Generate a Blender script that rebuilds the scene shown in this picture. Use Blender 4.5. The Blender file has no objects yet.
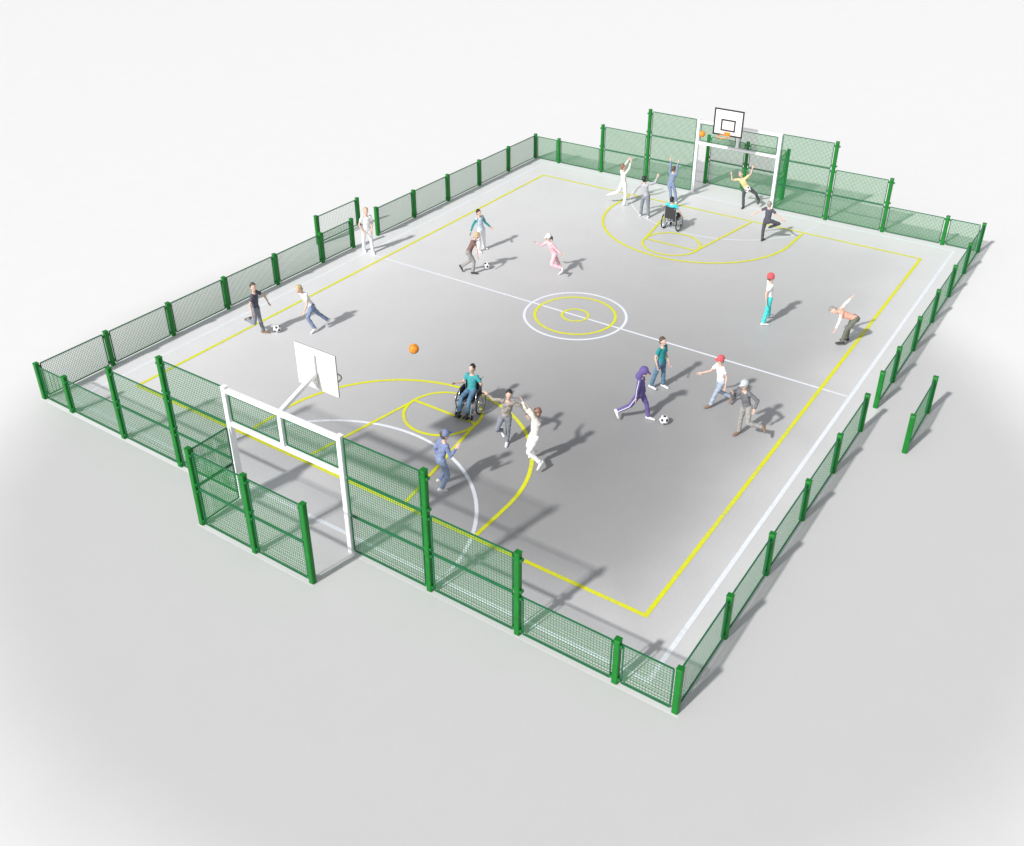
import bpy, math, random
import numpy as np
from mathutils import Vector, Matrix, noise

random.seed(4)
scene = bpy.context.scene
COL = scene.collection
R = math.radians

# ------------------------------------------------------------------ camera
CAM = Vector((-24.045, -13.851, 14.302))
AZ, EL, ROLL = 0.595, -0.528, -0.001
FPX, CX, CY, WID, HEI = 979.345, 512.0, 365.43, 1024, 846
cd = bpy.data.cameras.new('camera')
cam = bpy.data.objects.new('camera', cd)
COL.objects.link(cam)
fwd = Vector((math.cos(AZ) * math.cos(EL), math.sin(AZ) * math.cos(EL), math.sin(EL)))
rgt = fwd.cross(Vector((0, 0, 1))).normalized()
upv = rgt.cross(fwd)
rgt2 = rgt * math.cos(ROLL) + upv * math.sin(ROLL)
upv2 = upv * math.cos(ROLL) - rgt * math.sin(ROLL)
cam.matrix_world = Matrix(((rgt2.x, upv2.x, -fwd.x, CAM.x), (rgt2.y, upv2.y, -fwd.y, CAM.y),
                           (rgt2.z, upv2.z, -fwd.z, CAM.z), (0, 0, 0, 1)))
cd.sensor_width = 36.0
cd.sensor_fit = 'HORIZONTAL'
cd.lens = FPX / WID * 36.0
cd.shift_x = 0.0
cd.shift_y = (CY - HEI / 2) / WID
cd.clip_end = 20000
scene.camera = cam

# ------------------------------------------------------------------ light
SUN_EL, SUN_AZ = 38.8, 169.5            # degrees; azimuth is the direction the sun stands in
world = bpy.data.worlds.new('World')
scene.world = world
world.use_nodes = True
wn = world.node_tree
for n in list(wn.nodes):
    wn.nodes.remove(n)
sky = wn.nodes.new('ShaderNodeTexSky')
sky.sky_type = 'NISHITA'
sky.sun_disc = False
sky.sun_elevation = R(SUN_EL)
sky.sun_rotation = R(90 - SUN_AZ)
sky.dust_density = 1.0
sky.ozone_density = 1.0
hs = wn.nodes.new('ShaderNodeHueSaturation')
hs.inputs['Saturation'].default_value = 0.15
bg = wn.nodes.new('ShaderNodeBackground')
bg.inputs['Strength'].default_value = 0.13
wo = wn.nodes.new('ShaderNodeOutputWorld')
wn.links.new(sky.outputs[0], hs.inputs['Color'])
wn.links.new(hs.outputs[0], bg.inputs['Color'])
wn.links.new(bg.outputs[0], wo.inputs['Surface'])
sd = bpy.data.lights.new('sun', 'SUN')
sd.energy = 3.95
sd.angle = R(2.6)
sd.color = (1.0, 0.975, 0.95)
sun = bpy.data.objects.new('sun', sd)
COL.objects.link(sun)
sdir = Vector((math.cos(R(SUN_EL)) * math.cos(R(SUN_AZ)), math.cos(R(SUN_EL)) * math.sin(R(SUN_AZ)), math.sin(R(SUN_EL))))
sun.rotation_euler = sdir.to_track_quat('Z', 'Y').to_euler()
sun.location = sdir * 60
scene.view_settings.view_transform = 'Standard'
scene.view_settings.look = 'None'
scene.view_settings.gamma = 1
scene.view_settings.exposure = 0.0
scene.view_settings.use_curve_mapping = False

# ------------------------------------------------------------------ materials
def nodes_of(name):
    m = bpy.data.materials.new(name)
    m.use_nodes = True
    nt = m.node_tree
    return m, nt, nt.nodes['Principled BSDF']

def mat(name, col, rough=0.6, vary=0.12, scale=8.0, metal=0.0, bump=0.0, bscale=60.0, spec=0.5, coat=0.0):
    m, nt, b = nodes_of(name)
    tc = nt.nodes.new('ShaderNodeTexCoord')
    nz = nt.nodes.new('ShaderNodeTexNoise')
    nz.inputs['Scale'].default_value = scale
    nz.inputs['Detail'].default_value = 4
    nt.links.new(tc.outputs['Object'], nz.inputs['Vector'])
    rp = nt.nodes.new('ShaderNodeValToRGB')
    a = [max(0, c * (1 - vary)) for c in col]
    z = [min(1, c * (1 + vary)) for c in col]
    rp.color_ramp.elements[0].position = 0.3
    rp.color_ramp.elements[1].position = 0.7
    rp.color_ramp.elements[0].color = (*a, 1)
    rp.color_ramp.elements[1].color = (*z, 1)
    nt.links.new(nz.outputs['Fac'], rp.inputs[0])
    nt.links.new(rp.outputs[0], b.inputs['Base Color'])
    b.inputs['Roughness'].default_value = rough
    b.inputs['Metallic'].default_value = metal
    b.inputs['Specular IOR Level'].default_value = spec
    b.inputs['Coat Weight'].default_value = coat
    if bump > 0:
        n2 = nt.nodes.new('ShaderNodeTexNoise')
        n2.inputs['Scale'].default_value = bscale
        n2.inputs['Detail'].default_value = 3
        nt.links.new(tc.outputs['Object'], n2.inputs['Vector'])
        bp = nt.nodes.new('ShaderNodeBump')
        bp.inputs['Strength'].default_value = bump
        bp.inputs['Distance'].default_value = 0.01
        nt.links.new(n2.outputs['Fac'], bp.inputs['Height'])
        nt.links.new(bp.outputs[0], b.inputs['Normal'])
    return m

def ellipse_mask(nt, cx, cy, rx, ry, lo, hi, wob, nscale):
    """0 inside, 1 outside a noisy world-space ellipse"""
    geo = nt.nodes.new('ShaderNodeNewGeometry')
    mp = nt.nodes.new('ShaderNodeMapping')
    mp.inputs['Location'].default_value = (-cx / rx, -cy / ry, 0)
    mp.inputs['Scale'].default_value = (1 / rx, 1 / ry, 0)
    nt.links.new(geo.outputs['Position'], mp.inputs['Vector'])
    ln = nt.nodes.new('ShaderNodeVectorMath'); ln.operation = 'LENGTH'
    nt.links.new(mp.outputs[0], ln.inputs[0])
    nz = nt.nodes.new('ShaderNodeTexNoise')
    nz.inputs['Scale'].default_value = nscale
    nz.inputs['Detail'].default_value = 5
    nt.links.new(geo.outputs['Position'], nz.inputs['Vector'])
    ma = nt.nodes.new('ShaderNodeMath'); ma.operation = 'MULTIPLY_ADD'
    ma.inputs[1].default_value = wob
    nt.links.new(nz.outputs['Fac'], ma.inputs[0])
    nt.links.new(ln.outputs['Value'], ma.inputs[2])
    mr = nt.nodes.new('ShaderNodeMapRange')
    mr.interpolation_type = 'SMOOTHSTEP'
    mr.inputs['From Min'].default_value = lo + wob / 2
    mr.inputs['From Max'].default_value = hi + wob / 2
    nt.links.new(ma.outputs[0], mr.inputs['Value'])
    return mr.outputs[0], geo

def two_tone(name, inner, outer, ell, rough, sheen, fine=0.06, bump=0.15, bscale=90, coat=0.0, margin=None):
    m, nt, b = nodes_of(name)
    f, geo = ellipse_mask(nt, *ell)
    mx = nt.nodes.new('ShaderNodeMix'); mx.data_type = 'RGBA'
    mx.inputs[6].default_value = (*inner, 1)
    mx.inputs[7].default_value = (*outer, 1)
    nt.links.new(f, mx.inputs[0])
    # fine aggregate speckle and broad patchiness
    prev = mx.outputs[2]
    if margin:                                       # colour turns paler towards the fences
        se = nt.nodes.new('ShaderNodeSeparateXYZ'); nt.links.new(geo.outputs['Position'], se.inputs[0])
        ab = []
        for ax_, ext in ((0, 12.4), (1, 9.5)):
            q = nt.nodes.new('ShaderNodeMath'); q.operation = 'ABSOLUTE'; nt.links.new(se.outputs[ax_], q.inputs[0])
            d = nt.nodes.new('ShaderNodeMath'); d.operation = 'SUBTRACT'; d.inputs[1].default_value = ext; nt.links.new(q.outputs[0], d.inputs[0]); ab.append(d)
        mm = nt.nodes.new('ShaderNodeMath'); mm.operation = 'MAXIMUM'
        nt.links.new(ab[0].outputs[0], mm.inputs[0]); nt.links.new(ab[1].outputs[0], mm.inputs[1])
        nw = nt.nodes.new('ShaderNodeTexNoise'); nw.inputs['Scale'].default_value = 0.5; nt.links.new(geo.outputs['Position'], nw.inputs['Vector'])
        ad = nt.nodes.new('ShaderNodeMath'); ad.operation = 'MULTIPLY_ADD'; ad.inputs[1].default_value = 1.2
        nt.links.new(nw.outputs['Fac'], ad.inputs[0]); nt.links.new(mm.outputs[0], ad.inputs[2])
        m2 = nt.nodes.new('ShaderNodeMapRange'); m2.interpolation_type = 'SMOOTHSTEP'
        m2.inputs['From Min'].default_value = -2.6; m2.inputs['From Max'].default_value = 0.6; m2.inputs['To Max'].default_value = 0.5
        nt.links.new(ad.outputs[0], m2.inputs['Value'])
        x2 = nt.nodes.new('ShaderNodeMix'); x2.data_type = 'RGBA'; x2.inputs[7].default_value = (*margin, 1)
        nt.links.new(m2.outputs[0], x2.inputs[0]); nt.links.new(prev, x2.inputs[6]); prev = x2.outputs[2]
    for sc, amt, det in ((14.0, fine, 6), (0.9, fine * 0.7, 4)):
        nz = nt.nodes.new('ShaderNodeTexNoise')
        nz.inputs['Scale'].default_value = sc
        nz.inputs['Detail'].default_value = det
        nz.inputs['Roughness'].default_value = 0.7
        nt.links.new(geo.outputs['Position'], nz.inputs['Vector'])
        mr = nt.nodes.new('ShaderNodeMapRange')
        mr.inputs['From Min'].default_value = 0.3
        mr.inputs['From Max'].default_value = 0.7
        mr.inputs['To Min'].default_value = 1 - amt
        mr.inputs['To Max'].default_value = 1 + amt
        nt.links.new(nz.outputs['Fac'], mr.inputs['Value'])
        vm = nt.nodes.new('ShaderNodeVectorMath'); vm.operation = 'SCALE'
        nt.links.new(prev, vm.inputs[0])
        nt.links.new(mr.outputs[0], vm.inputs['Scale'])
        prev = vm.outputs[0]
    nt.links.new(prev, b.inputs['Base Color'])
    b.inputs['Roughness'].default_value = rough
    b.inputs['Sheen Weight'].default_value = sheen
    b.inputs['Sheen Roughness'].default_value = 0.35
    b.inputs['Coat Weight'].default_value = coat
    b.inputs['Coat Roughness'].default_value = 0.35
    n2 = nt.nodes.new('ShaderNodeTexNoise')
    n2.inputs['Scale'].default_value = bscale
    nt.links.new(geo.outputs['Position'], n2.inputs['Vector'])
    bp = nt.nodes.new('ShaderNodeBump')
    bp.inputs['Strength'].default_value = bump
    bp.inputs['Distance'].default_value = 0.006
    nt.links.new(n2.outputs['Fac'], bp.inputs['Height'])
    nt.links.new(bp.outputs[0], b.inputs['Normal'])
    return m

M = {}
M['ground'] = two_tone('pale concrete', (0.553, 0.553, 0.556), (0.775, 0.775, 0.778), (-6.5, -2.5, 1, 1, 11.6, 15.2, 1.2, 0.15), 0.55, 0.25, fine=0.012)  # grey disc fading outward: vignette falloff painted into the ground colour
M['court'] = two_tone('court surfacing', (0.25, 0.25, 0.253), (0.66, 0.66, 0.665), (-6.5, -4.2, 1.5, 0.80, -3.0, 17.0, 2.5, 0.12), 0.45, 0.3, fine=0.03, coat=0.3, margin=(0.82, 0.82, 0.83))  # dark near middle, pale far and left: view-dependent shading painted into the colour
M['white_line'] = mat('white line paint', (0.78, 0.81, 0.87), 0.5, 0.05, 9)
M['yellow_line'] = mat('yellow line paint', (0.70, 0.71, 0.012), 0.5, 0.06, 9)
M['green'] = mat('green powder coat', (0.004, 0.175, 0.018), 0.45, 0.14, 5, bump=0.08, spec=0.3)
M['wire'] = mat('green welded wire', (0.008, 0.225, 0.045), 0.5, 0.10, 5)
M['side_wire'] = mat('grey green wire', (0.012, 0.185, 0.055), 0.5, 0.1, 5)
M['dark_green'] = mat('dark green frame', (0.006, 0.130, 0.045), 0.45, 0.12, 5)
M['bracket'] = mat('green steel bracket', (0.008, 0.150, 0.03), 0.4, 0.1, 5)
M['white_steel'] = mat('white coated steel', (0.82, 0.82, 0.84), 0.35, 0.03, 3)
M['board'] = mat('white backboard panel', (0.79, 0.77, 0.74), 0.4, 0.02, 3)
M['black'] = mat('black paint', (0.02, 0.02, 0.022), 0.5, 0.1, 9)
M['orange_steel'] = mat('orange steel', (0.85, 0.28, 0.03), 0.4, 0.05, 9)
M['basketball'] = mat('orange rubber', (0.86, 0.30, 0.02), 0.5, 0.08, 20, bump=0.2, bscale=200)
M['ball_white'] = mat('white ball leather', (0.85, 0.85, 0.85), 0.35, 0.03, 9)
M['ball_black'] = mat('black ball leather', (0.02, 0.02, 0.02), 0.35, 0.1, 9)
M['rubber'] = mat('black tyre rubber', (0.025, 0.025, 0.025), 0.7, 0.1, 20)
M['chrome'] = mat('polished tube', (0.6, 0.62, 0.65), 0.25, 0.03, 9, metal=1.0)
M['canvas'] = mat('dark seat canvas', (0.035, 0.035, 0.04), 0.8, 0.15, 20, bump=0.2)
M['skin'] = mat('skin', (0.66, 0.45, 0.36), 0.5, 0.06, 10)
M['skin_dark'] = mat('tanned skin', (0.22, 0.12, 0.085), 0.5, 0.06, 10)
M['eye'] = mat('eye', (0.03, 0.025, 0.02), 0.2, 0.05, 9)
M['eye_white'] = mat('eye white', (0.8, 0.8, 0.8), 0.3, 0.02, 9)
M['lip'] = mat('lip', (0.42, 0.14, 0.12), 0.5, 0.05, 9)
def cloth(n, c, v=0.16):
    if n not in M:
        M[n] = mat(n, c, 0.85, v, 14, bump=0.35, bscale=45)
    return M[n]
cloth('white cotton', (0.80, 0.80, 0.82), 0.04)
cloth('cream cotton', (0.74, 0.72, 0.66), 0.06)
cloth('dark grey cotton', (0.085, 0.085, 0.115))
cloth('charcoal denim', (0.075, 0.075, 0.09))
cloth('pale denim', (0.36, 0.42, 0.52))
cloth('grey denim', (0.22, 0.24, 0.28))
cloth('blue denim', (0.10, 0.20, 0.31))
cloth('washed denim', (0.22, 0.28, 0.42))
cloth('brown wool', (0.20, 0.12, 0.10))
cloth('pink fleece', (0.85, 0.50, 0.56), 0.08)
cloth('pale grey cotton', (0.42, 0.42, 0.46))
cloth('yellow cotton', (0.72, 0.62, 0.30), 0.08)
cloth('orange cotton', (0.82, 0.40, 0.30), 0.08)
cloth('teal cotton', (0.05, 0.34, 0.36), 0.1)
cloth('dark teal cotton', (0.02, 0.27, 0.28), 0.1)
cloth('bright teal cotton', (0.06, 0.62, 0.60), 0.08)
cloth('cyan cotton', (0.06, 0.58, 0.72), 0.1)
cloth('purple fleece', (0.13, 0.095, 0.29), 0.12)
cloth('red cotton', (0.70, 0.10, 0.12), 0.1)
cloth('pale grey twill', (0.50, 0.54, 0.57), 0.08)
cloth('olive twill', (0.14, 0.15, 0.12))
cloth('pale blue cotton', (0.50, 0.62, 0.72), 0.08)
cloth('grey twill', (0.32, 0.31, 0.30))
cloth('grey jersey', (0.16, 0.165, 0.18))
cloth('blue jersey', (0.20, 0.25, 0.42))
cloth('camouflage', (0.30, 0.27, 0.24), 0.6)
M['hair_brown'] = mat('brown hair', (0.10, 0.075, 0.055), 0.6, 0.3, 40)
M['hair_dark'] = mat('dark hair', (0.025, 0.022, 0.022), 0.5, 0.3, 40)
M['hair_blond'] = mat('blond hair', (0.50, 0.40, 0.22), 0.6, 0.2, 40)
M['hair_red'] = mat('auburn hair', (0.26, 0.13, 0.09), 0.6, 0.2, 40)
M['hair_grey'] = mat('ash hair', (0.30, 0.28, 0.25), 0.6, 0.2, 40)
M['shoe_white'] = mat('white shoe', (0.75, 0.75, 0.77), 0.5, 0.05, 20)
M['shoe_dark'] = mat('dark shoe', (0.05, 0.045, 0.045), 0.5, 0.1, 20)
M['shoe_brown'] = mat('brown shoe', (0.24, 0.16, 0.11), 0.5, 0.1, 20)

# ------------------------------------------------------------------ mesh helpers
GIRTH = [1.0]                                      # slimness of the figures' limbs and trunk
class MB:
    def __init__(self):
        self.v = []; self.f = []; self.mi = []
    def add(self, vs, fs, mi=0):
        o = len(self.v)
        self.v += [tuple(p) for p in vs]
        self.f += [tuple(i + o for i in f) for f in fs]
        self.mi += [mi] * len(fs)
    def box(self, c, s, mi=0, rz=0.0, bev=0.0):
        cx, cy, cz = c; hx, hy, hz = s[0] / 2, s[1] / 2, s[2] / 2
        ca, sa = math.cos(rz), math.sin(rz)
        if bev <= 0:
            pts = [(x, y, z) for z in (-hz, hz) for x, y in ((-hx, -hy), (hx, -hy), (hx, hy), (-hx, hy))]
            fs = [(3, 2, 1, 0), (4, 5, 6, 7)] + [(i, (i + 1) % 4, (i + 1) % 4 + 4, i + 4) for i in range(4)]
        else:
            def ring(k, z):
                b = bev
                x, y = hx - k, hy - k
                return [(x - b, -y, z), (x, -y + b, z), (x, y - b, z), (x - b, y, z), (-x + b, y, z), (-x, y - b, z), (-x, -y + b, z), (-x + b, -y, z)]
            rs = [ring(bev * .6, -hz), ring(0, -hz + bev), ring(0, hz - bev), ring(bev * .6, hz)]
            pts = sum(rs, [])
            fs = [tuple(reversed(range(8))), tuple(24 + i for i in range(8))]
            for r in range(3):
                fs += [(r * 8 + i, r * 8 + (i + 1) % 8, r * 8 + 8 + (i + 1) % 8, r * 8 + 8 + i) for i in range(8)]
        self.add([(cx + x * ca - y * sa, cy + x * sa + y * ca, cz + z) for x, y, z in pts], fs, mi)
    def bar(self, a, b, w, h, mi=0, upd=(0, 0, 1)):
        a = Vector(a); b = Vector(b); d = (b - a).normalized()
        s = d.cross(Vector(upd))
        if s.length < 1e-4: s = d.cross(Vector((1, 0, 0)))
        s.normalize(); u = s.cross(d)
        pts = [p + s * x * w / 2 + u * y * h / 2 for p in (a, b) for x, y in ((-1, -1), (1, -1), (1, 1), (-1, 1))]
        self.add(pts, [(0, 1, 2, 3), (7, 6, 5, 4)] + [(i + 4, (i + 1) % 4 + 4, (i + 1) % 4, i) for i in range(4)], mi)
    def loft(self, pts, rx, ry=None, xax=None, n=12, mi=0, cap=0.5):
        """closed tube through pts with per-ring radii; rounded ends"""
        pts = [Vector(p) for p in pts]
        ry = [q * GIRTH[0] for q in (ry or rx)]; rx = [q * GIRTH[0] for q in rx]
        k = len(pts)
        dirs = []
        for i in range(k):
            d = pts[min(i + 1, k - 1)] - pts[max(i - 1, 0)]
            dirs.append(d.normalized())
        P, X, Y, D = [], [], [], []
        if cap > 0:
            for t in (0.0, 0.6):
                q = 1 - t
                P.append(pts[0] - dirs[0] * min(rx[0], ry[0]) * cap * 2 * math.sqrt(max(0, 1 - (0.35 + t * .45) ** 2)) if True else pts[0])
                X.append(rx[0] * (0.35 if t == 0 else 0.8)); Y.append(ry[0] * (0.35 if t == 0 else 0.8)); D.append(dirs[0])
        for i in range(k):
            P.append(pts[i]); X.append(rx[i]); Y.append(ry[i]); D.append(dirs[i])
        if cap > 0:
            for t in (0.8, 0.35):
                P.append(pts[-1] + dirs[-1] * min(rx[-1], ry[-1]) * cap * 2 * math.sqrt(1 - t * t))
                X.append(rx[-1] * t); Y.append(ry[-1] * t); D.append(dirs[-1])
        ref = Vector(xax) if xax is not None else None
        vs = []
        for p, a, b, d in zip(P, X, Y, D):
            if ref is None:
                ref = Vector((1, 0, 0)) if abs(d.x) < 0.8 else Vector((0, 1, 0))
            x = ref - d * ref.dot(d)
            if x.length < 1e-3:
                x = d.orthogonal()
            x.normalize(); y = d.cross(x)
            if xax is None: ref = x
            vs += [p + x * a * math.cos(2 * math.pi * j / n) + y * b * math.sin(2 * math.pi * j / n) for j in range(n)]
        m = len(P)
        fs = [(i * n + j, i * n + (j + 1) % n, (i + 1) * n + (j + 1) % n, (i + 1) * n + j) for i in range(m - 1) for j in range(n)]
        fs += [tuple(reversed(range(n))), tuple((m - 1) * n + j for j in range(n))]
        self.add(vs, fs, mi)
    def ball(self, c, r, frame=None, n=14, m=8, mi=0):
        c = Vector(c)
        if not hasattr(r, '__len__'): r = (r, r, r)
        fx, fy, fz = frame or (Vector((1, 0, 0)), Vector((0, 1, 0)), Vector((0, 0, 1)))
        vs = [c - fz * r[2]]
        for i in range(1, m):
            th = math.pi * i / m
            for j in range(n):
                a = 2 * math.pi * j / n
                vs.append(c + fx * r[0] * math.sin(th) * math.cos(a) + fy * r[1] * math.sin(th) * math.sin(a) - fz * r[2] * math.cos(th))
        vs.append(c + fz * r[2])
        fs = [(0, 1 + (j + 1) % n, 1 + j) for j in range(n)]
        for i in range(m - 2):
            fs += [(1 + i * n + j, 1 + i * n + (j + 1) % n, 1 + (i + 1) * n + (j + 1) % n, 1 + (i + 1) * n + j) for j in range(n)]
        t = 1 + (m - 2) * n
        fs += [(t + j, t + (j + 1) % n, len(vs) - 1) for j in range(n)]
        self.add(vs, fs, mi)
    def torus(self, c, rad, tr, ax='Y', n=32, k=8, mi=0, frame=None):
        c = Vector(c)
        if frame: e1, e2, e3 = frame
        elif ax == 'Y': e1, e2, e3 = Vector((1, 0, 0)), Vector((0, 0, 1)), Vector((0, 1, 0))
        else: e1, e2, e3 = Vector((1, 0, 0)), Vector((0, 1, 0)), Vector((0, 0, 1))
        vs = []
        for i in range(n):
            a = 2 * math.pi * i / n
            d = e1 * math.cos(a) + e2 * math.sin(a)
            for j in range(k):
                b = 2 * math.pi * j / k
                vs.append(c + d * (rad + tr * math.cos(b)) + e3 * tr * math.sin(b))
        fs = [(i * k + j, ((i + 1) % n) * k + j, ((i + 1) % n) * k + (j + 1) % k, i * k + (j + 1) % k) for i in range(n) for j in range(k)]
        self.add(vs, fs, mi)
    def mesh(self, name, mats):
        me = bpy.data.meshes.new(name)
        me.from_pydata([tuple(v) for v in self.v], [], self.f)
        for m in (mats if isinstance(mats, (list, tuple)) else [mats]): me.materials.append(m)
        me.polygons.foreach_set('material_index', self.mi)
        me.update()
        return me
    def build(self, name, mats, parent=None, smooth=False):
        me = self.mesh(name, mats)
        if smooth: me.polygons.foreach_set('use_smooth', [True] * len(me.polygons))
        o = bpy.data.objects.new(name, me)
        COL.objects.link(o)
        if parent: o.parent = parent
        return o

def tag(o, label=None, cat=None, group=None, kind=None):
    if label: o['label'] = label
    if cat: o['category'] = cat
    if group: o['group'] = group
    if kind: o['kind'] = kind
    return o
def empty(name, loc, label, cat, group=None, rz=0.0):
    o = bpy.data.objects.new(name, None)
    o.empty_display_size = 0.2
    COL.objects.link(o)
    o.location = loc; o.rotation_euler = (0, 0, rz)
    return tag(o, label, cat, group)

# ------------------------------------------------------------------ dimensions
L, W = 12.372, 9.5
YP = [9.5, 8.264, 6.08, 3.896, 1.71]
H1, H2, H3 = 1.10, 2.08, 3.08
DB = 1.2
XP = [-L + 2.179 * i for i in range(6)] + [-L + 2.179 * 5 + 1.6]
XQ = [L - 2.179 * (5 - i) for i in range(6)]

# ------------------------------------------------------------------ ground and court
g = MB()
S = 6000.0
g.add([(-S, -S, 0), (S, -S, 0), (S, S, 0), (-S, S, 0)], [(0, 1, 2, 3)])
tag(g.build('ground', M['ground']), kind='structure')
def wear(m, under, amount):
    nt = m.node_tree; b = nt.nodes['Principled BSDF']
    src = b.inputs['Base Color'].links[0].from_socket
    geo = nt.nodes.new('ShaderNodeNewGeometry')
    n1 = nt.nodes.new('ShaderNodeTexNoise'); n1.inputs['Scale'].default_value = 11; n1.inputs['Detail'].default_value = 8; n1.inputs['Roughness'].default_value = 0.75
    n2 = nt.nodes.new('ShaderNodeTexNoise'); n2.inputs['Scale'].default_value = 0.8
    nt.links.new(geo.outputs['Position'], n1.inputs['Vector']); nt.links.new(geo.outputs['Position'], n2.inputs['Vector'])
    a = nt.nodes.new('ShaderNodeMath'); a.operation = 'MULTIPLY_ADD'; a.inputs[1].default_value = 0.5
    nt.links.new(n2.outputs['Fac'], a.inputs[0]); nt.links.new(n1.outputs['Fac'], a.inputs[2])
    r = nt.nodes.new('ShaderNodeMapRange'); r.inputs['From Min'].default_value = 0.80; r.inputs['From Max'].default_value = 1.0; r.inputs['To Max'].default_value = amount
    nt.links.new(a.outputs[0], r.inputs['Value'])
    x = nt.nodes.new('ShaderNodeMix'); x.data_type = 'RGBA'; x.inputs[7].default_value = (*under, 1)
    nt.links.new(r.outputs[0], x.inputs[0]); nt.links.new(src, x.inputs[6]); nt.links.new(x.outputs[2], b.inputs['Base Color'])
wear(M['white_line'], (0.50, 0.50, 0.51), 0.55)
wear(M['yellow_line'], (0.40, 0.40, 0.30), 0.7)
c = MB()
e = 0.09
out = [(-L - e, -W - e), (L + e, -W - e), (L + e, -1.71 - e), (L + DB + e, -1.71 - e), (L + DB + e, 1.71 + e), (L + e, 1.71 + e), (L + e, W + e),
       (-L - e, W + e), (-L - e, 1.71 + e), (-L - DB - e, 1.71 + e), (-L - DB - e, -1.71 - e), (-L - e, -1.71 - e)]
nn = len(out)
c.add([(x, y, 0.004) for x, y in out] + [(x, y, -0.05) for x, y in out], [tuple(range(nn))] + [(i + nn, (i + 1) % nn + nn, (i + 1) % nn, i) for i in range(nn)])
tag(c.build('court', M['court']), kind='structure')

zc = [0.006]
def nz_():
    zc[0] += 0.0006
    return zc[0]
def strip(mb, pts, w, closed=False):
    z = nz_()
    pts = [Vector(p) for p in pts]
    n = len(pts); ofs = []
    for i in range(n):
        a = pts[(i - 1) % n] if (closed or i > 0) else None
        b = pts[(i + 1) % n] if (closed or i < n - 1) else None
        d1 = (pts[i] - a).normalized() if a is not None else None
        d2 = (b - pts[i]).normalized() if b is not None else None
        if d1 is None: d1 = d2
        if d2 is None: d2 = d1
        n1 = Vector((-d1.y, d1.x)); n2 = Vector((-d2.y, d2.x))
        m = (n1 + n2).normalized(); m = m / max(0.3, m.dot(n1))
        ofs.append(m * w / 2)
    vs = [(p.x + o.x, p.y + o.y, z) for p, o in zip(pts, ofs)] + [(p.x - o.x, p.y - o.y, z) for p, o in zip(pts, ofs)]
    k = n if closed else n - 1
    mb.add(vs, [(i + n, (i + 1) % n + n, (i + 1) % n, i) for i in range(k)])
def circ(cx, cy, r, a0=0, a1=360, n=72):
    cl = (a1 - a0) >= 360
    return [(cx + r * math.cos(R(a0 + (a1 - a0) * i / n)), cy + r * math.sin(R(a0 + (a1 - a0) * i / n))) for i in range(n if cl else n + 1)]
wl, yl = MB(), MB()
WX, WY = 12.0, 8.77
strip(wl, [(-WX, -WY), (WX, -WY), (WX, WY), (-WX, WY)], 0.10, True)
strip(wl, [(0, -WY + .066), (0, WY - .066)], 0.075)
strip(wl, circ(0, 0, 1.62), 0.085, True)
a = 88
strip(wl, circ(-WX, 0, 3.90, -a, a), 0.09)
strip(wl, circ(WX, 0, 3.90, 180 - a, 180 + a), 0.055)
strip(yl, [(-10.53, -7.95), (10.62, -7.95), (10.62, 7.95), (-10.53, 7.95)], 0.10, True)
strip(yl, circ(0, 0, 1.28), 0.09, True)
strip(yl, circ(0, 0, 0.42, n=40), 0.08, True)
for s in (-1, 1):
    arc = circ(9.22, 0, 3.66, 90, 270)
    strip(yl, [(s * x, y) for x, y in [(10.5, 3.66)] + arc + [(10.5, -3.66)]][::s], 0.10)
    strip(yl, [(s * x, y) for x, y in circ(6.88, 0, 1.05)][::s], 0.09, True)
    strip(yl, [(s * 6.8, -1.0), (s * 6.8, 1.0)], 0.09)
    for t in (-1, 1):
        strip(yl, [(s * 10.5, t * 1.62), (s * 6.75, t * 1.02)], 0.09)
tag(wl.build('white_line', M['white_line']), kind='structure')
tag(yl.build('yellow_line', M['yellow_line']), kind='structure')

# ------------------------------------------------------------------ fences
def post(parent, x, y, h, w=0.125, mat_='green', name='post'):
    m = MB()
    m.box((x, y, h / 2), (w, w, h), bev=0.016)
    o = m.build(name, M[mat_], parent)
    b = MB()
    b.box((x, y, h + 0.012), (w + 0.012, w + 0.012, 0.022), bev=0.008)
    b.build('post_cap' if True else '', M[mat_], o)
    return o
def clamp(parent, x, y, z, ux, uy):
    m = MB()
    for q in (-1, 1):
        m.bar((x, y, z), (x + ux * q * 0.115, y + uy * q * 0.115, z), 0.13, 0.05)
    return m
def mesh_panel(parent, p, q, z0, z1, wire=0.0060, grid=0.05, side=0.0, vgrid=None, wm='wire'):
    """welded wire panel between two ground points, framed"""
    p = Vector((p[0], p[1], 0)); q = Vector((q[0], q[1], 0)); d = (q - p); ln = d.length; d.normalize()
    n = Vector((-d.y, d.x, 0))
    p = p + n * side; q = q + n * side
    up = Vector((0, 0, 1))
    m = MB()
    k = max(1, round(ln / (vgrid or grid))); st = ln / k
    for i in range(1, k):
        b = p + d * st * i
        m.bar(b + up * z0, b + up * z1, wire, wire, upd=(d.x, d.y, 0))
    r = max(1, round((z1 - z0) / grid)); sv = (z1 - z0) / r
    for i in range(1, r):
        z = z0 + sv * i
        m.bar(p + up * z + n * wire * .8, q + up * z + n * wire * .8, wire, wire)
    o = m.build('mesh_panel', M[wm], parent)
    f = MB(); t = 0.028
    f.bar(p + up * z0, q + up * z0, t, t); f.bar(p + up * z1, q + up * z1, t, t)
    f.bar(p + up * (z0 + t / 2), p + up * (z1 - t / 2), t, t); f.bar(q + up * (z0 + t / 2), q + up * (z1 - t / 2), t, t)
    f.build('panel_frame', M['dark_green'], o)
    return o
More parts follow.
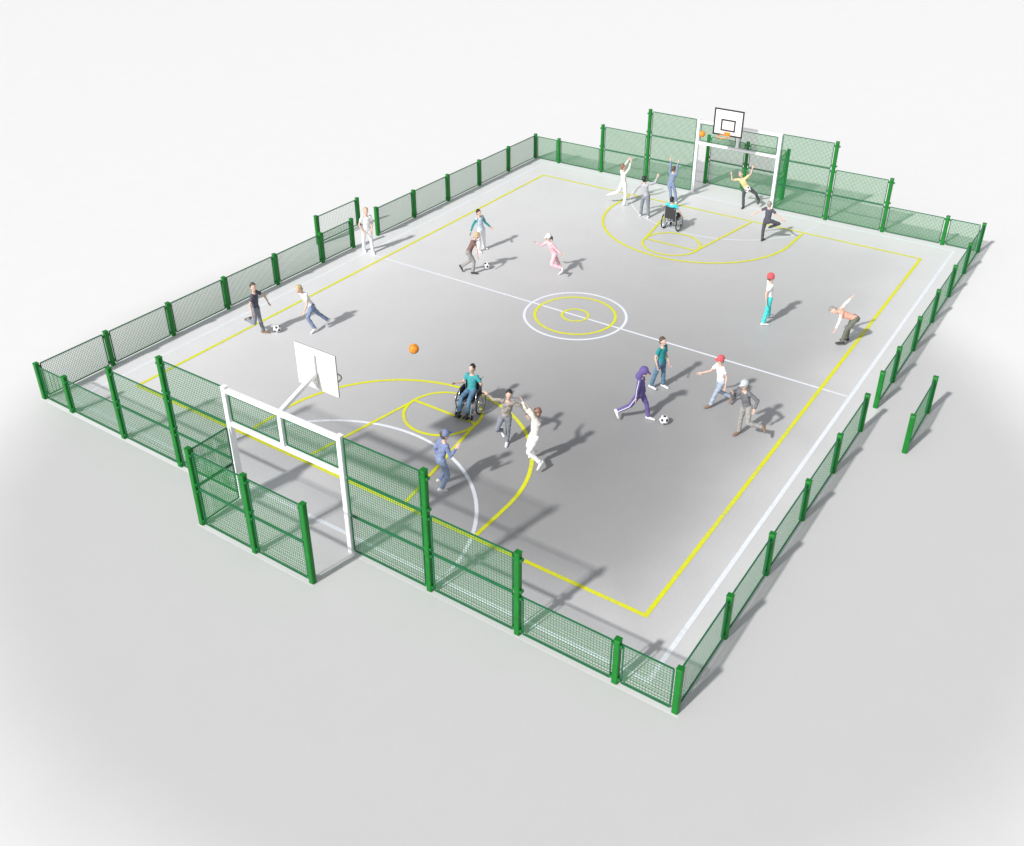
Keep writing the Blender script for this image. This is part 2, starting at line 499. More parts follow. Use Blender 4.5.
def brackets(parent, x, y, zs, along, mat_='bracket', sides=(-1, 1)):
    for z in zs:                                   # one clamp band round the post at each level
        m = MB()
        a_, b_ = (-.115 if -1 in sides else -.05), (.115 if 1 in sides else .05)
        if along == 'x': m.box((x + (a_ + b_) / 2, y, z), (b_ - a_, .085, .05))
        else: m.box((x, y + (a_ + b_) / 2, z), (.085, b_ - a_, .05))
        m.build('clamp', M[mat_], parent)
def side_run(xs, y, label, cat='fence', vg=0.05, wr=0.0072):
    x0 = (xs[0] + xs[-1]) / 2
    e_ = empty('mesh_fence', (x0, y, 0), label, cat, 'green mesh fences round the court')
    for i, x in enumerate(xs):
        po = post(e_, x - x0, 0, H1)
        sd_ = (-1, 1) if 0 < i < len(xs) - 1 else ((1,) if i == 0 else (-1,))
        brackets(po, x - x0, 0, (0.14, 0.97), 'x', sides=sd_)
        if i: mesh_panel(e_, (xs[i - 1] - x0 + .12, 0), (x - x0 - .12, 0), 0.06, 1.06, wire=wr, vgrid=vg, wm='side_wire')
    return e_
side_run(XP, W, 'long green mesh fence on the left side, between near left corner and left gateway')
side_run([-XP[i] for i in range(5, -1, -1)], W, 'green mesh fence on the left side, from left gateway to far left corner')
side_run(XP[:6], -W, 'green mesh fence on the right side, between nearest corner and right gateway', vg=.08, wr=.0042)
side_run([-XP[i] for i in range(6, -1, -1)], -W, 'green mesh fence on the right side, from right gateway to far right corner', vg=.08, wr=.0042)

def end_run(sx, sy, label):
    """stepped run from the corner to the goal post"""
    X = sx * L
    yc = sy * (YP[0] + YP[4]) / 2
    e_ = empty('stepped_fence', (X, yc, 0), label, 'fence', 'stepped fences at the court ends')
    hs_ = [None, H1, H2, H3]
    lv = [1, 1, 2, 3]
    for k in range(1, 4):
        po = post(e_, 0, sy * YP[k] - yc, hs_[k])
        zs = [0.14, 0.98] + ([1.16, 1.94] if hs_[k] > 2 else []) + ([2.16, 2.92] if hs_[k] > 3 else [])
        brackets(po, 0, sy * YP[k] - yc, zs, 'y')
    for k in range(4):
        a_, b_ = YP[k] - .12, YP[k + 1] + (.12 if k < 3 else .10)
        for l_ in range(lv[k]):
            mesh_panel(e_, (0, sy * a_ - yc), (0, sy * b_ - yc), 0.06 + 1.0 * l_, 1.02 + 1.0 * l_, wire=.0066 if sx < 0 else .0105, grid=.062 if sx < 0 else .05)
end_run(-1, 1, 'stepped green mesh fence at the near end, from the left corner up to the goal')
end_run(-1, -1, 'stepped green mesh fence at the near end, from the goal down to the nearest corner')
end_run(1, 1, 'stepped green mesh fence at the far end, left of the far goal')
end_run(1, -1, 'stepped green mesh fence at the far end, right of the far goal')

def recess(sx, label):
    """mesh box behind the goal: three posts, back panels and one side panel"""
    X = sx * (L + DB)
    e_ = empty('goal_enclosure', (X, 0, 0), label, 'goal enclosure', 'mesh enclosures behind the goals')
    yy = YP[4]
    for y in (-yy, 0, yy):
        po = post(e_, 0, y, H2)
        brackets(po, 0, y, (0.14, 0.98, 1.16, 1.94), 'y', sides=(-1, 1) if y == 0 else ((1,) if y < 0 else (-1,)))
    for a_, b_ in ((-yy + .12, -.12), (.12, yy - .12)):
        for l_ in range(2):
            mesh_panel(e_, (0, a_), (0, b_), 0.06 + l_, 1.02 + l_, wire=.0060 if sx < 0 else .0105, grid=.062 if sx < 0 else .05)
    s = -sx                                # the closed side
    for l_ in range(2):
        mesh_panel(e_, (-sx * .10, s * yy), (-sx * (DB - .12), s * yy), 0.06 + l_, 1.02 + l_)
recess(-1, 'green mesh enclosure behind the near goal with three posts')
recess(1, 'green mesh enclosure behind the far goal with three posts')

def screen(x0, x1, y, label):
    xc = (x0 + x1) / 2
    e_ = empty('screen_panel', (xc, y, 0), label, 'screen panel', 'free-standing screens outside the gateways')
    for x in (x0, x1):
        po = post(e_, x - xc, 0, H1)
        brackets(po, x - xc, 0, (0.14, 0.98), 'x', sides=((1,) if x == x0 else (-1,)))
    mesh_panel(e_, (x0 - xc + .12, 0), (x1 - xc - .12, 0), 0.06, 1.06, wire=.0042, vgrid=.08, wm='side_wire')
screen(-1.82, 0.39, -10.72, 'free-standing green mesh screen outside the right gateway')
screen(-0.39, 1.82, 10.74, 'free-standing green mesh screen outside the left gateway, behind the fence')

def goal(sx, label):
    e_ = empty('goal', (sx * L, 0, 0), label, 'goal', 'white goals with basketball hoops')
    yy, t = YP[4], 0.125
    for y in (-yy, yy):
        m = MB(); m.box((0, y, 1.522), (t, t, 3.044), bev=0.012)
        m.box((0, y, 3.052), (t + .01, t + .01, .016))
        m.build('goal_post', M['white_steel'], e_)
    for z, nm in ((2.10, 'crossbar'), (2.97, 'top_bar')):
        m = MB(); m.box((0, 0, z), (t - .006, 2 * yy - t, 0.095), bev=0.01); m.build(nm, M['white_steel'], e_)
    m = MB(); m.box((0, 0, 2.535), (.10, .10, .744)); m.build('centre_upright', M['white_steel'], e_)
    for a_, b_ in ((-yy + t / 2 + .05, -.10), (.10, yy - t / 2 - .05)):
        mesh_panel(e_, (0, a_), (0, b_), 2.20, 2.87, wire=.0066 if sx < 0 else .0105, grid=.062 if sx < 0 else .05)
    # basketball arm and board, facing the court
    i = -sx                                # towards the court
    xb = 1.19
    m = MB()
    m.bar((i * .04, 0, 3.00), (i * (xb - .06), 0, 3.38), .09, .09)
    m.bar((i * (xb - .055), 0, 3.02), (i * (xb - .055), 0, 3.84), .045, .04, upd=(1, 0, 0))
    m.bar((i * (xb - .16), 0, 3.33), (i * (xb - .06), 0, 3.08), .05, .04)
    m.build('board_arm', M['white_steel'], e_)
    b = MB(); b.box((i * xb, 0, 3.465), (.03, 1.20, 1.03), bev=0.006)
    bo = b.build('backboard', M['board'], e_)
    f = MB(); x = i * (xb + .019); w = .058
    def rect(cy, cz, hw, hh):
        f.box((x, cy, cz + hh - w / 2), (.006, 2 * hw, w)); f.box((x, cy, cz - hh + w / 2), (.006, 2 * hw, w))
        f.box((x, cy - hw + w / 2, cz), (.006, w, 2 * hh - 2 * w)); f.box((x, cy + hw - w / 2, cz), (.006, w, 2 * hh - 2 * w))
    rect(0, 3.465, .60, .515); rect(0, 3.36, .295, .225)
    f.build('board_border', M['black'], bo)
    h = MB()
    h.torus((i * (xb + .40), 0, 3.03), .225, .018, 'Z', 36, 8)
    h.bar((i * (xb + .01), -.07, 3.03), (i * (xb + .19), -.07, 3.03), .03, .03)
    h.bar((i * (xb + .01), .07, 3.03), (i * (xb + .19), .07, 3.03), .03, .03)
    h.box((i * (xb + .028), 0, 3.03), (.012, .24, .14))
    h.build('hoop', M['orange_steel' if sx > 0 else 'bracket_grey'], e_, smooth=False)
M['bracket_grey'] = mat('grey steel hoop', (0.45, 0.42, 0.40), 0.4, 0.05, 9)
goal(-1, 'near white goal seen from behind, with the back of its basketball board above')
goal(1, 'far white goal with black-bordered basketball board and orange hoop above')

# ------------------------------------------------------------------ balls
def icosa_dirs():
    t = (1 + 5 ** .5) / 2
    v = [Vector(p).normalized() for p in [(-1, t, 0), (1, t, 0), (-1, -t, 0), (1, -t, 0), (0, -1, t), (0, 1, t), (0, -1, -t), (0, 1, -t), (t, 0, -1), (t, 0, 1), (-t, 0, -1), (-t, 0, 1)]]
    return v
def soccer(loc, label, rot):
    import bmesh
    bm = bmesh.new()
    bmesh.ops.create_icosphere(bm, subdivisions=5, radius=0.125)
    ds = icosa_dirs()
    for f in bm.faces:
        c_ = f.calc_center_median().normalized()
        m_ = max(c_.dot(d) for d in ds)
        f.material_index = 1 if m_ > math.cos(R(18.5)) else 0
        f.smooth = True
    me = bpy.data.meshes.new('soccer_ball'); bm.to_mesh(me); bm.free()
    me.materials.append(M['ball_white']); me.materials.append(M['ball_black'])
    o = bpy.data.objects.new('soccer_ball', me); COL.objects.link(o)
    o.location = loc; o.rotation_euler = rot
    return tag(o, label, 'ball', 'black and white soccer balls')
soccer((-6.09, 7.02, .131), 'black and white soccer ball at the feet of the dark-shirted kicker near the left fence', (.3, .2, .4))
soccer((1.30, 4.36, .131), 'black and white soccer ball in front of the brown-vested player', (.9, .5, 1.2))
soccer((-4.03, -5.12, .131), 'black and white soccer ball in front of the purple tracksuit player', (.2, .9, .1))
soccer((11.75, -0.88, .82), 'black and white soccer ball in the air beside the goalkeeper', (.5, 1.4, .8))
def basketball(loc, label, rot):
    m = MB(); m.ball((0, 0, 0), .122, n=36, m=20)
    o = m.build('basketball', M['basketball'], smooth=True)
    o.location = loc; o.rotation_euler = rot
    s = MB()
    s.torus((0, 0, 0), .1212, .0028, 'Z', 40, 5); s.torus((0, 0, 0), .1212, .0028, 'Y', 40, 5)
    for q in (-1, 1):
        s.torus((q * .075, 0, 0), .0955, .0028, 'Z', 32, 5, frame=(Vector((0, 1, 0)), Vector((0, 0, 1)), Vector((1, 0, 0))))
    s.build('seam', M['black'], o)
    return tag(o, label, 'ball', 'orange basketballs in the air')
basketball((-8.70, -0.68, 3.04), 'orange basketball in the air over the near half, right of the near backboard', (.4, .3, .5))
basketball((10.68, 0.82, 3.02), 'small orange basketball in the air just left of the far backboard', (1.0, .2, .1))

# ------------------------------------------------------------------ people
def remesh(mb, name, mats, voxel=0.013, smooth_it=3, parent=None, fold=0.0, seed=0.0):
    me = mb.mesh(name + '_raw', [M['skin']])
    o = bpy.data.objects.new(name + '_raw', me)
    COL.objects.link(o)
    r = o.modifiers.new('r', 'REMESH'); r.mode = 'VOXEL'; r.voxel_size = voxel
    if smooth_it:
        s = o.modifiers.new('s', 'SMOOTH'); s.factor = 0.5; s.iterations = smooth_it
    dg = bpy.context.evaluated_depsgraph_get()
    ev = o.evaluated_get(dg)
    out = bpy.data.meshes.new_from_object(ev)
    bpy.data.objects.remove(o); bpy.data.meshes.remove(me)
    out.name = name
    out.materials.clear()
    for m in mats: out.materials.append(m)
    n = len(out.polygons)
    out.polygons.foreach_set('material_index', [0] * n)
    out.polygons.foreach_set('use_smooth', [True] * n)
    if fold > 0:
        out.update()
        nv = len(out.vertices)
        co = np.empty(nv * 3); out.vertices.foreach_get('co', co); co = co.reshape(-1, 3)
        no = np.empty(nv * 3); out.vertices.foreach_get('normal', no); no = no.reshape(-1, 3)
        x, y, z = co[:, 0] + seed, co[:, 1], co[:, 2]
        d = np.sin(x * 31 + 4 * np.sin(z * 11)) * np.sin(y * 27 + z * 19) + .6 * np.sin(z * 47 + 5 * np.sin(x * 13 + y * 17)) + .4 * np.sin(x * 71 + z * 39 + y * 53)
        co += no * (d * fold * .7)[:, None]
        out.vertices.foreach_set('co', co.ravel())
    out.update()
    return out

UP = Vector((0, 0, 1))
def make_person(xy, pose, label, jump=0.0, H=1.68, top='white cotton', bottom='blue denim', sleeves='short', sleeve_mat=None,
                hair='hair_brown', shoes='shoe_white', head_wear=None, skin='skin', stripe=False, anchor='R', seat=None, group='people playing on the court'):
    """pose vectors are (right, toward viewer, up) seen from the stand where the court is watched"""
    k = H / 1.75
    t2 = Vector((CAM.x - xy[0], CAM.y - xy[1], 0)).normalized()
    r2 = Vector((-t2.y, t2.x, 0))                   # to the right of somebody looking at the figure
    def D(v):
        v = Vector((v[0] * r2.x + v[1] * t2.x, v[0] * r2.y + v[1] * t2.y, v[2])) if len(v) == 3 else Vector((v[0] * r2.x + v[1] * t2.x, v[0] * r2.y + v[1] * t2.y, 0))
        return v.normalized()
    P = dict(pose)
    if 'world_face' in P: F = Vector((*P['world_face'], 0)).normalized()
    else: F = D(P['face'])
    left = UP.cross(F)
    def loc(v):                                      # figure's own axes (forward, left, up)
        return (F * v[0] + left * v[1] + UP * v[2]).normalized()
    DD = loc if P.get('own') else D
    sp = DD(P.get('spine', (0, 0, 1)))
    sl = sp.cross(F)
    if sl.length < .2: sl = left
    sl = (sl.normalized() * .75 + left * .25).normalized()
    # joints
    pel = Vector((0, 0, 0))
    che = pel + sp * .24 * k
    bend = (sp * .85 + UP * .15).normalized()
    nek = che + bend * .27 * k
    hd = DD(P['head']) if 'head' in P else (sp * .5 + UP * .5).normalized()
    nt = nek + hd * .068 * k
    hc = nt + hd * .108 * k
    kb = k; kh = k * 1.10
    HF = D(P['look']) if 'look' in P else F
    HF = (HF - hd * HF.dot(hd)).normalized(); HL = hd.cross(HF)
    shl = {}
    J = {}
    for s, sg in (('L', 1), ('R', -1)):
        sh = nek + sl * sg * .150 * k - sp * .035 * k
        ua = DD(P['ua' + s]); fa = DD(P['fa' + s])
        el = sh + ua * .285 * k; wr = el + fa * .255 * k
        hp = pel + left * sg * .085 * k - sp * .0 * k
        th = DD(P['th' + s]); sn = DD(P['sh' + s])
        kn = hp + th * .425 * k; an = kn + sn * .405 * k
        ft = P.get('ft' + s)
        if ft: fd = DD(ft)
        else:
            fd = F - sn * F.dot(sn)
            fd = fd.normalized() if fd.length > .25 else (sp * -1).normalized()
            if sn.z < -.93: fd = (Vector((F.x, F.y, 0))).normalized()
        J[s] = dict(sh=sh, el=el, wr=wr, hp=hp, kn=kn, an=an, fd=fd, ua=ua, fa=fa, th=th, sn=sn)
    # settle on the ground
    lows = []
    for s in 'LR':
        j = J[s]
        dn = (j['sn'] - j['fd'] * j['sn'].dot(j['fd'])).normalized()
        j['dn'] = dn
        heel = j['an'] + dn * .085 * k - j['fd'] * .05 * k
        toe = j['an'] + dn * .085 * k + j['fd'] * .19 * k
        j['heel'], j['toe'] = heel, toe
        lows += [heel.z, toe.z]
    if seat is None:
        off = Vector((-J[anchor]['an'].x, -J[anchor]['an'].y, -min(lows) + 0.006 + jump))
    else:
        off = Vector((0, 0, seat))
    for s in 'LR':
        for q in ('sh', 'el', 'wr', 'hp', 'kn', 'an', 'heel', 'toe'): J[s][q] = J[s][q] + off
    pel, che, nek, nt, hc = [p + off for p in (pel, che, nek, nt, hc)]
    sx_ = sl
    GIRTH[0] = 0.90
    # --- skin
    b = MB()
    b.loft([pel - sp * .06 * k, pel + sp * .04 * k, pel + sp * .13 * k, che + sp * .06 * k, nek - bend * .08 * k, nek], [.14 * k, .143 * k, .125 * k, .145 * k, .152 * k, .07 * k],
           [.095 * k, .098 * k, .088 * k, .10 * k, .092 * k, .058 * k], xax=sx_, n=18)
    b.loft([nek - bend * .02 * k, nt + hd * .01 * k], [.058 * k, .054 * k], n=12)
    b.ball(hc + hd * .018 * kh, (.092 * kh, .074 * kh, .10 * kh), (HF, HL, hd), 20, 14)
    b.ball(hc - hd * .055 * kh + HF * .022 * kh, (.062 * kh, .052 * kh, .058 * kh), (HF, HL, hd), 16, 10)
    b.loft([hc + HF * .084 * kh + hd * .02 * kh, hc + HF * .104 * kh - hd * .022 * kh], [.010 * kh, .016 * kh], n=8)
    for q in (-1, 1):
        b.ball(hc + HL * q * .077 * kh - HF * .008 * kh, (.020 * kh, .012 * kh, .032 * kh), (HF, HL, hd), 8, 6)
    for s in 'LR':
        j = J[s]
        b.loft([j['sh'], j['sh'].lerp(j['el'], .35), j['el']], [.052 * k, .048 * k, .038 * k], n=12)
        b.loft([j['el'], j['el'].lerp(j['wr'], .3), j['wr']], [.038 * k, .040 * k, .026 * k], n=12)
        b.loft([j['hp'], j['hp'].lerp(j['kn'], .4), j['kn']], [.088 * k, .078 * k, .055 * k], n=14)
        b.loft([j['kn'], j['kn'].lerp(j['an'], .3), j['an']], [.054 * k, .056 * k, .036 * k], n=14)
        b.loft([j['heel'] - j['dn'] * .05 * k, j['toe'] - j['dn'] * .032 * k - j['fd'] * .05 * k], [.030 * k, .018 * k], n=10, cap=.2)
    body = remesh(b, 'person', [M[skin], M['eye'], M['lip'], M['eye_white']], 0.014 * k, 2)
    o = bpy.data.objects.new('person', body)
    COL.objects.link(o)
    o.location = (xy[0], xy[1], 0)
    tag(o, label, 'person', group)
    # hands and facial features go into the same mesh
    x = MB()
    for q in (-1, 1):
        ec = hc + HF * .086 * kh + HL * q * .031 * kh + hd * .022 * kh
        x.ball(ec, (.010 * kh, .016 * kh, .010 * kh), (HF, HL, hd), 10, 6, 3)
        x.ball(ec + HF * .006 * kh, (.006 * kh, .0075 * kh, .0075 * kh), (HF, HL, hd), 8, 6, 1)
    x.ball(hc + HF * .082 * kh - hd * .050 * kh, (.010 * kh, .024 * kh, .007 * kh), (HF, HL, hd), 10, 6, 2)
    for s, sg in (('L', 1), ('R', -1)):
        j = J[s]
        hdv = j['fa']
        pn = F - hdv * F.dot(hdv)
        pn = pn.normalized() if pn.length > .2 else hdv.orthogonal().normalized()
        side = hdv.cross(pn) * sg                    # thumb side
        w = j['wr'] - hdv * .012 * k
        x.loft([w, w + hdv * .05 * k, w + hdv * .098 * k], [.022 * k, .036 * k, .040 * k], [.015 * k, .015 * k, .011 * k], xax=side, n=10)
        for i_, (o_, l_) in enumerate(((.030, .070), (.010, .080), (-.010, .074), (-.029, .058))):
            base = w + hdv * .092 * k + side * o_ * k
            d1 = (hdv + side * o_ * 3.0 + pn * .12).normalized(); d2 = (hdv + pn * .55).normalized()
            m_ = base + d1 * l_ * .55 * k
            x.loft([base, m_, m_ + d2 * l_ * .5 * k], [.0095 * k, .0085 * k, .0065 * k], n=6)
        tb = w + hdv * .03 * k + side * .026 * k
        tm = tb + (side * .75 + hdv * .7).normalized() * .036 * k
        x.loft([tb, tm, tm + (hdv + side * .25 + pn * .3).normalized() * .032 * k], [.013 * k, .0105 * k, .008 * k], n=6)
    nv = [tuple(v.co) for v in body.vertices]; nf = [tuple(p.vertices) for p in body.polygons]
    full = MB(); full.v = nv; full.f = nf; full.mi = [0] * len(nf)
    full.add(x.v, x.f); full.mi[len(nf):] = x.mi
    bm_ = full.mesh('person', [M[skin], M['eye'], M['lip'], M['eye_white']])
    bm_.polygons.foreach_set('use_smooth', [True] * len(bm_.polygons))
    o.data = bm_
    bpy.data.meshes.remove(body)
    def child(name, me):
        c_ = bpy.data.objects.new(name, me); COL.objects.link(c_); c_.parent = o
        return c_
    # --- top
    g_ = .016 * k
    t = MB()
    t.loft([pel - sp * .03 * k, pel + sp * .06 * k, pel + sp * .14 * k, che + sp * .06 * k, nek - bend * .075 * k, nek - bend * .028 * k],
           [.160 * k, .155 * k, .143 * k, .160 * k, .168 * k, .095 * k], [.116 * k, .113 * k, .106 * k, .118 * k, .108 * k, .075 * k], xax=sx_, n=20, cap=.12)
    for s in 'LR':
        j = J[s]
        t.ball(j['sh'], .064 * k)
        if sleeves == 'short':
            t.loft([j['sh'], j['sh'].lerp(j['el'], .62)], [.066 * k, .062 * k], n=14, cap=.05)
        elif sleeve_mat is None:
            t.loft([j['sh'], j['sh'].lerp(j['el'], .4), j['el']], [.066 * k, .062 * k, .054 * k], n=14)
            t.loft([j['el'], j['el'].lerp(j['wr'], .3), j['el'].lerp(j['wr'], .93)], [.054 * k, .054 * k, .044 * k], n=14, cap=.05)
    child('shirt' if sleeves == 'short' else 'jacket', remesh(t, 'shirt', [M[top]], 0.0155 * k, 2, fold=.006 * k, seed=xy[0]))
    if sleeve_mat:
        for s in 'LR':
            j = J[s]; t = MB()
            t.loft([j['sh'].lerp(j['el'], .12), j['sh'].lerp(j['el'], .5), j['el']], [.062 * k, .058 * k, .05 * k], n=14, cap=.05)
            t.loft([j['el'], j['el'].lerp(j['wr'], .3), j['el'].lerp(j['wr'], .93)], [.05 * k, .05 * k, .040 * k], n=14, cap=.05)
            child('sleeve', remesh(t, 'sleeve', [M[sleeve_mat]], 0.0155 * k, 2, fold=.005 * k))
    # --- trousers
    t = MB()
    t.loft([pel - sp * .075 * k, pel - sp * .01 * k, pel + sp * .055 * k], [.145 * k, .158 * k, .147 * k], [.108 * k, .113 * k, .106 * k], xax=left if seat is None else sx_, n=18, cap=.4)
    for s in 'LR':
        j = J[s]
        t.loft([j['hp'], j['hp'].lerp(j['kn'], .4), j['kn']], [.103 * k, .094 * k, .072 * k], n=16)
        t.loft([j['kn'], j['kn'].lerp(j['an'], .35), j['kn'].lerp(j['an'], .98)], [.072 * k, .070 * k, .068 * k], n=16, cap=.05)
    child('trousers', remesh(t, 'trousers', [M[bottom]], 0.0155 * k, 2, fold=.007 * k, seed=xy[1]))
    GIRTH[0] = 1.0
    # --- shoes
    for s in 'LR':
        j = J[s]; t = MB()
        up_ = -j['dn']
        h_, e2 = j['heel'], j['toe']
        sd2 = j['fd'].cross(up_)
        t.loft([h_ + up_ * .045 * k, h_.lerp(e2, .3) + up_ * .048 * k, h_.lerp(e2, .7) + up_ * .034 * k, e2 + up_ * .026 * k],
               [.040 * k, .042 * k, .048 * k, .036 * k], [.044 * k, .047 * k, .033 * k, .024 * k], xax=sd2, n=14, cap=.45)
        t.loft([j['an'] + j['dn'] * .02 * k, j['an'] - j['dn'] * .02 * k], [.046 * k, .044 * k], n=12, cap=.1)
        child('shoe', remesh(t, 'shoe', [M[shoes]], .012 * k, 1))
    # --- hair / hat
    back = (-HF * .9 + hd * .35).normalized()
    if hair:
        t = MB()
        t.ball(hc + hd * .046 * kh - HF * .026 * kh, (.094 * kh, .084 * kh, .094 * kh), (HF, HL, hd), 20, 14)
        t.ball(hc - HF * .045 * kh - hd * .015 * kh, (.055 * kh, .076 * kh, .075 * kh), (HF, HL, hd), 16, 10)
        if hair == 'ponytail':
            t.loft([hc - HF * .07 * kh, hc - HF * .12 * kh - hd * .05 * kh, hc - HF * .12 * kh - hd * .15 * kh], [.035 * kh, .035 * kh, .015 * kh])
        child('hair', remesh(t, 'hair', [M['hair_dark' if hair == 'ponytail' else hair]], 0.012 * k, 1, fold=.008 * kh))
    if head_wear:
        kind, hm = head_wear
        t = MB()
        if kind == 'cap':
            t.ball(hc + hd * .052 * kh - HF * .008 * kh, (.108 * kh, .095 * kh, .096 * kh), (HF, HL, hd), 20, 14)
            t.loft([hc + hd * .045 * kh + HF * .06 * kh, hc + hd * .040 * kh + HF * .165 * kh], [.072 * kh, .050 * kh], [.008 * kh, .007 * kh], xax=HL, n=14, cap=.3)
        elif kind == 'beanie':
            t.ball(hc + hd * .05 * kh - HF * .010 * kh, (.112 * kh, .100 * kh, .105 * kh), (HF, HL, hd), 20, 14)
            t.torus(hc + hd * .028 * kh - HF * .010 * kh, .088 * kh, .018 * kh, frame=(HF, HL, hd), n=20)
        elif kind == 'hood':
            t.ball(hc + hd * .035 * kh - HF * .028 * kh, (.118 * kh, .108 * kh, .120 * kh), (HF, HL, hd), 20, 14)
            t.loft([hc - HF * .05 * kh - hd * .05 * kh, nek - F * .055 * kh + UP * .01], [.085 * kh, .10 * kh], n=14)
            t.loft([hc + hd * .055 * kh + HF * .06 * kh, hc + hd * .045 * kh + HF * .165 * kh], [.070 * kh, .050 * kh], [.010 * kh, .008 * kh], xax=HL, n=14, cap=.3)
        child({'cap': 'cap', 'beanie': 'beanie', 'hood': 'hood'}[kind], remesh(t, kind, [M[hm]], .010 * kh, 1, fold=.003 * kh))
    if stripe:
        for s, sg in (('R', -1), ('L', 1)):
            j = J[s]; t = MB()
            oo = left * sg * 1.0
            def track(a_, b_, r0, r1, wd=.013):
                d_ = (b_ - a_).normalized(); n_ = (oo - d_ * oo.dot(d_)).normalized()
                t.loft([a_ + n_ * r0 * k, a_.lerp(b_, .5) + n_ * (r0 + r1) / 2 * k, b_ + n_ * r1 * k], [wd * k] * 3, [.012 * k] * 3, n=10)
            track(j['hp'], j['kn'], .100, .073); track(j['kn'], j['kn'].lerp(j['an'], .95), .073, .070)
            track(j['sh'], j['el'], .065, .054); track(j['el'], j['el'].lerp(j['wr'], .9), .054, .044)
            child('stripe', remesh(t, 'stripe', [M['white cotton']], .009 * k, 1))
    return o

AV = dict(p1=(-6.36, 7.33), p2=(-5.44, 6.07), p3=(0.13, 8.57), p4=(2.34, 5.45), p5=(0.7, 4.52), p6=(2.41, 1.97), p7=(9.32, 3.29), p8=(8.7, 1.89),
          p9=(10.69, 1.65), p11=(11.78, -0.77), p12=(9.02, -2.66), p13=(2.68, -5.2), p14=(2.74, -7.65), p15=(-2.37, -4.27), p16=(-4.06, -4.68),
          p17=(-2.62, -5.80), p18=(-3.39, -6.93), p20=(-7.1, -2.23), p21=(-7.63, -3.56), p22=(-9.66, -2.10))

make_person(AV['p1'], dict(face=(.8, .35), spine=(.04, 0, 1), thR=(-.12, .4, -.8), shR=(-.45, -.85, -.05), thL=(.10, .05, -1), shL=(.16, 0, -1),
    uaL=(.75, -.3, -.55), faL=(.35, .2, -.85), uaR=(-.35, .25, -.85), faR=(.10, .35, -.9), look=(.3, .9)),
    'man in dark grey T-shirt and grey jeans kicking a ball by the left fence', H=1.74, top='dark grey cotton', bottom='grey denim', shoes='shoe_brown', anchor='L', skin='skin')
make_person(AV['p2'], dict(face=(-.85, .5), spine=(-.42, .1, .9), thL=(-.42, .1, -.9), shL=(.42, .1, -.9), thR=(.55, 0, -.8), shR=(.62, -.1, -.65),
    uaL=(.05, .3, -.9), faL=(-.35, .3, -.6), uaR=(.55, -.1, -.7), faR=(.15, -.1, -.9), head=(-.5, .2, .8)),
    'player in white T-shirt and blue jeans leaning back with legs braced, facing the kicker', H=1.70, top='white cotton', bottom='washed denim', hair='hair_blond', anchor='L')
make_person(AV['p3'], dict(face=(.3, .95), spine=(.03, 0, 1), thL=(.12, .2, -1), shL=(.06, .1, -1), thR=(-.15, -.15, -1), shR=(-.05, -.3, -1),
    uaR=(-.45, .1, -.85), faR=(.35, .35, -.6), uaL=(.2, 0, -1), faL=(-.15, .4, -.9)),
    'man all in white walking in by the left gateway', H=1.72, top='white cotton', bottom='white cotton', hair='hair_blond', shoes='shoe_white', anchor='L')
make_person(AV['p4'], dict(face=(.6, .7), spine=(-.14, 0, 1), thL=(.1, -.2, -1), shL=(0, -.2, -1), thR=(-.05, .1, -1), shR=(-.05, .05, -1),
    uaL=(.45, 0, -.9), faL=(.75, .1, -.7), uaR=(-.5, .2, -.8), faR=(-.3, .4, -.8)),
    'dark-haired player in pale blue standing behind the brown-vested player', H=1.6, top='pale blue cotton', sleeves='long', sleeve_mat='dark teal cotton', bottom='white cotton', hair='hair_dark', anchor='R')
make_person(AV['p5'], dict(face=(1, .2), spine=(.45, 0, .92), thR=(.45, .0, -.85), shR=(-.12, 0, -1), thL=(.1, -.1, -.9), shL=(-.85, 0, -.55),
    uaR=(.45, .3, -.85), faR=(.10, .2, -1), uaL=(-.35, -.2, -.5), faL=(.55, .1, .3), head=(.5, .1, .7)),
    'player in brown vest and grey trousers bending over a ball', H=1.64, top='brown wool', sleeves='short', sleeve_mat=None, bottom='grey twill', hair='hair_blond', shoes='shoe_dark', anchor='R')
make_person(AV['p6'], dict(face=(-.9, .45), spine=(-.38, .1, .92), thL=(-.28, .3, -.9), shL=(.85, .1, -.25), thR=(.42, 0, -.85), shR=(.42, .0, -.9),
    uaL=(.62, .2, -.65), faL=(.72, .2, -.6), uaR=(-.65, .2, -.45), faR=(-.55, .1, .35)),
    'runner in pink tracksuit with white cap and dark ponytail', H=1.58, top='pink fleece', sleeves='long', bottom='pink fleece', hair='ponytail', head_wear=('cap', 'white cotton'), anchor='R')
make_person(AV['p7'], dict(face=(.75, -.5), spine=(-.08, 0, 1), thR=(.14, .1, -1), shR=(-.10, .1, -1), thL=(-.35, 0, -.85), shL=(-.85, .1, -.3),
    uaL=(.42, -.1, .85), faL=(.50, 0, .85), uaR=(.5, .2, .8), faR=(.15, 0, 1), look=(.7, -.2)),
    'player in cream and white stretching both arms up at the far arc', H=1.7, top='cream cotton', sleeves='long', bottom='white cotton', hair='hair_red', anchor='R')
make_person(AV['p8'], dict(face=(.3, -.95), spine=(-.18, 0, 1), thL=(-.12, 0, -1), shL=(-.05, -.1, -1), thR=(.1, .1, -1), shR=(.08, .1, -1),
    uaL=(-.65, 0, -.75), faL=(-.4, 0, -.95), uaR=(.85, 0, .25), faR=(.25, 0, .95)),
    'player in pale grey seen from behind with one arm up, beside the far wheelchair', H=1.68, top='pale grey cotton', sleeves='long', bottom='grey denim', hair='hair_dark', anchor='R')
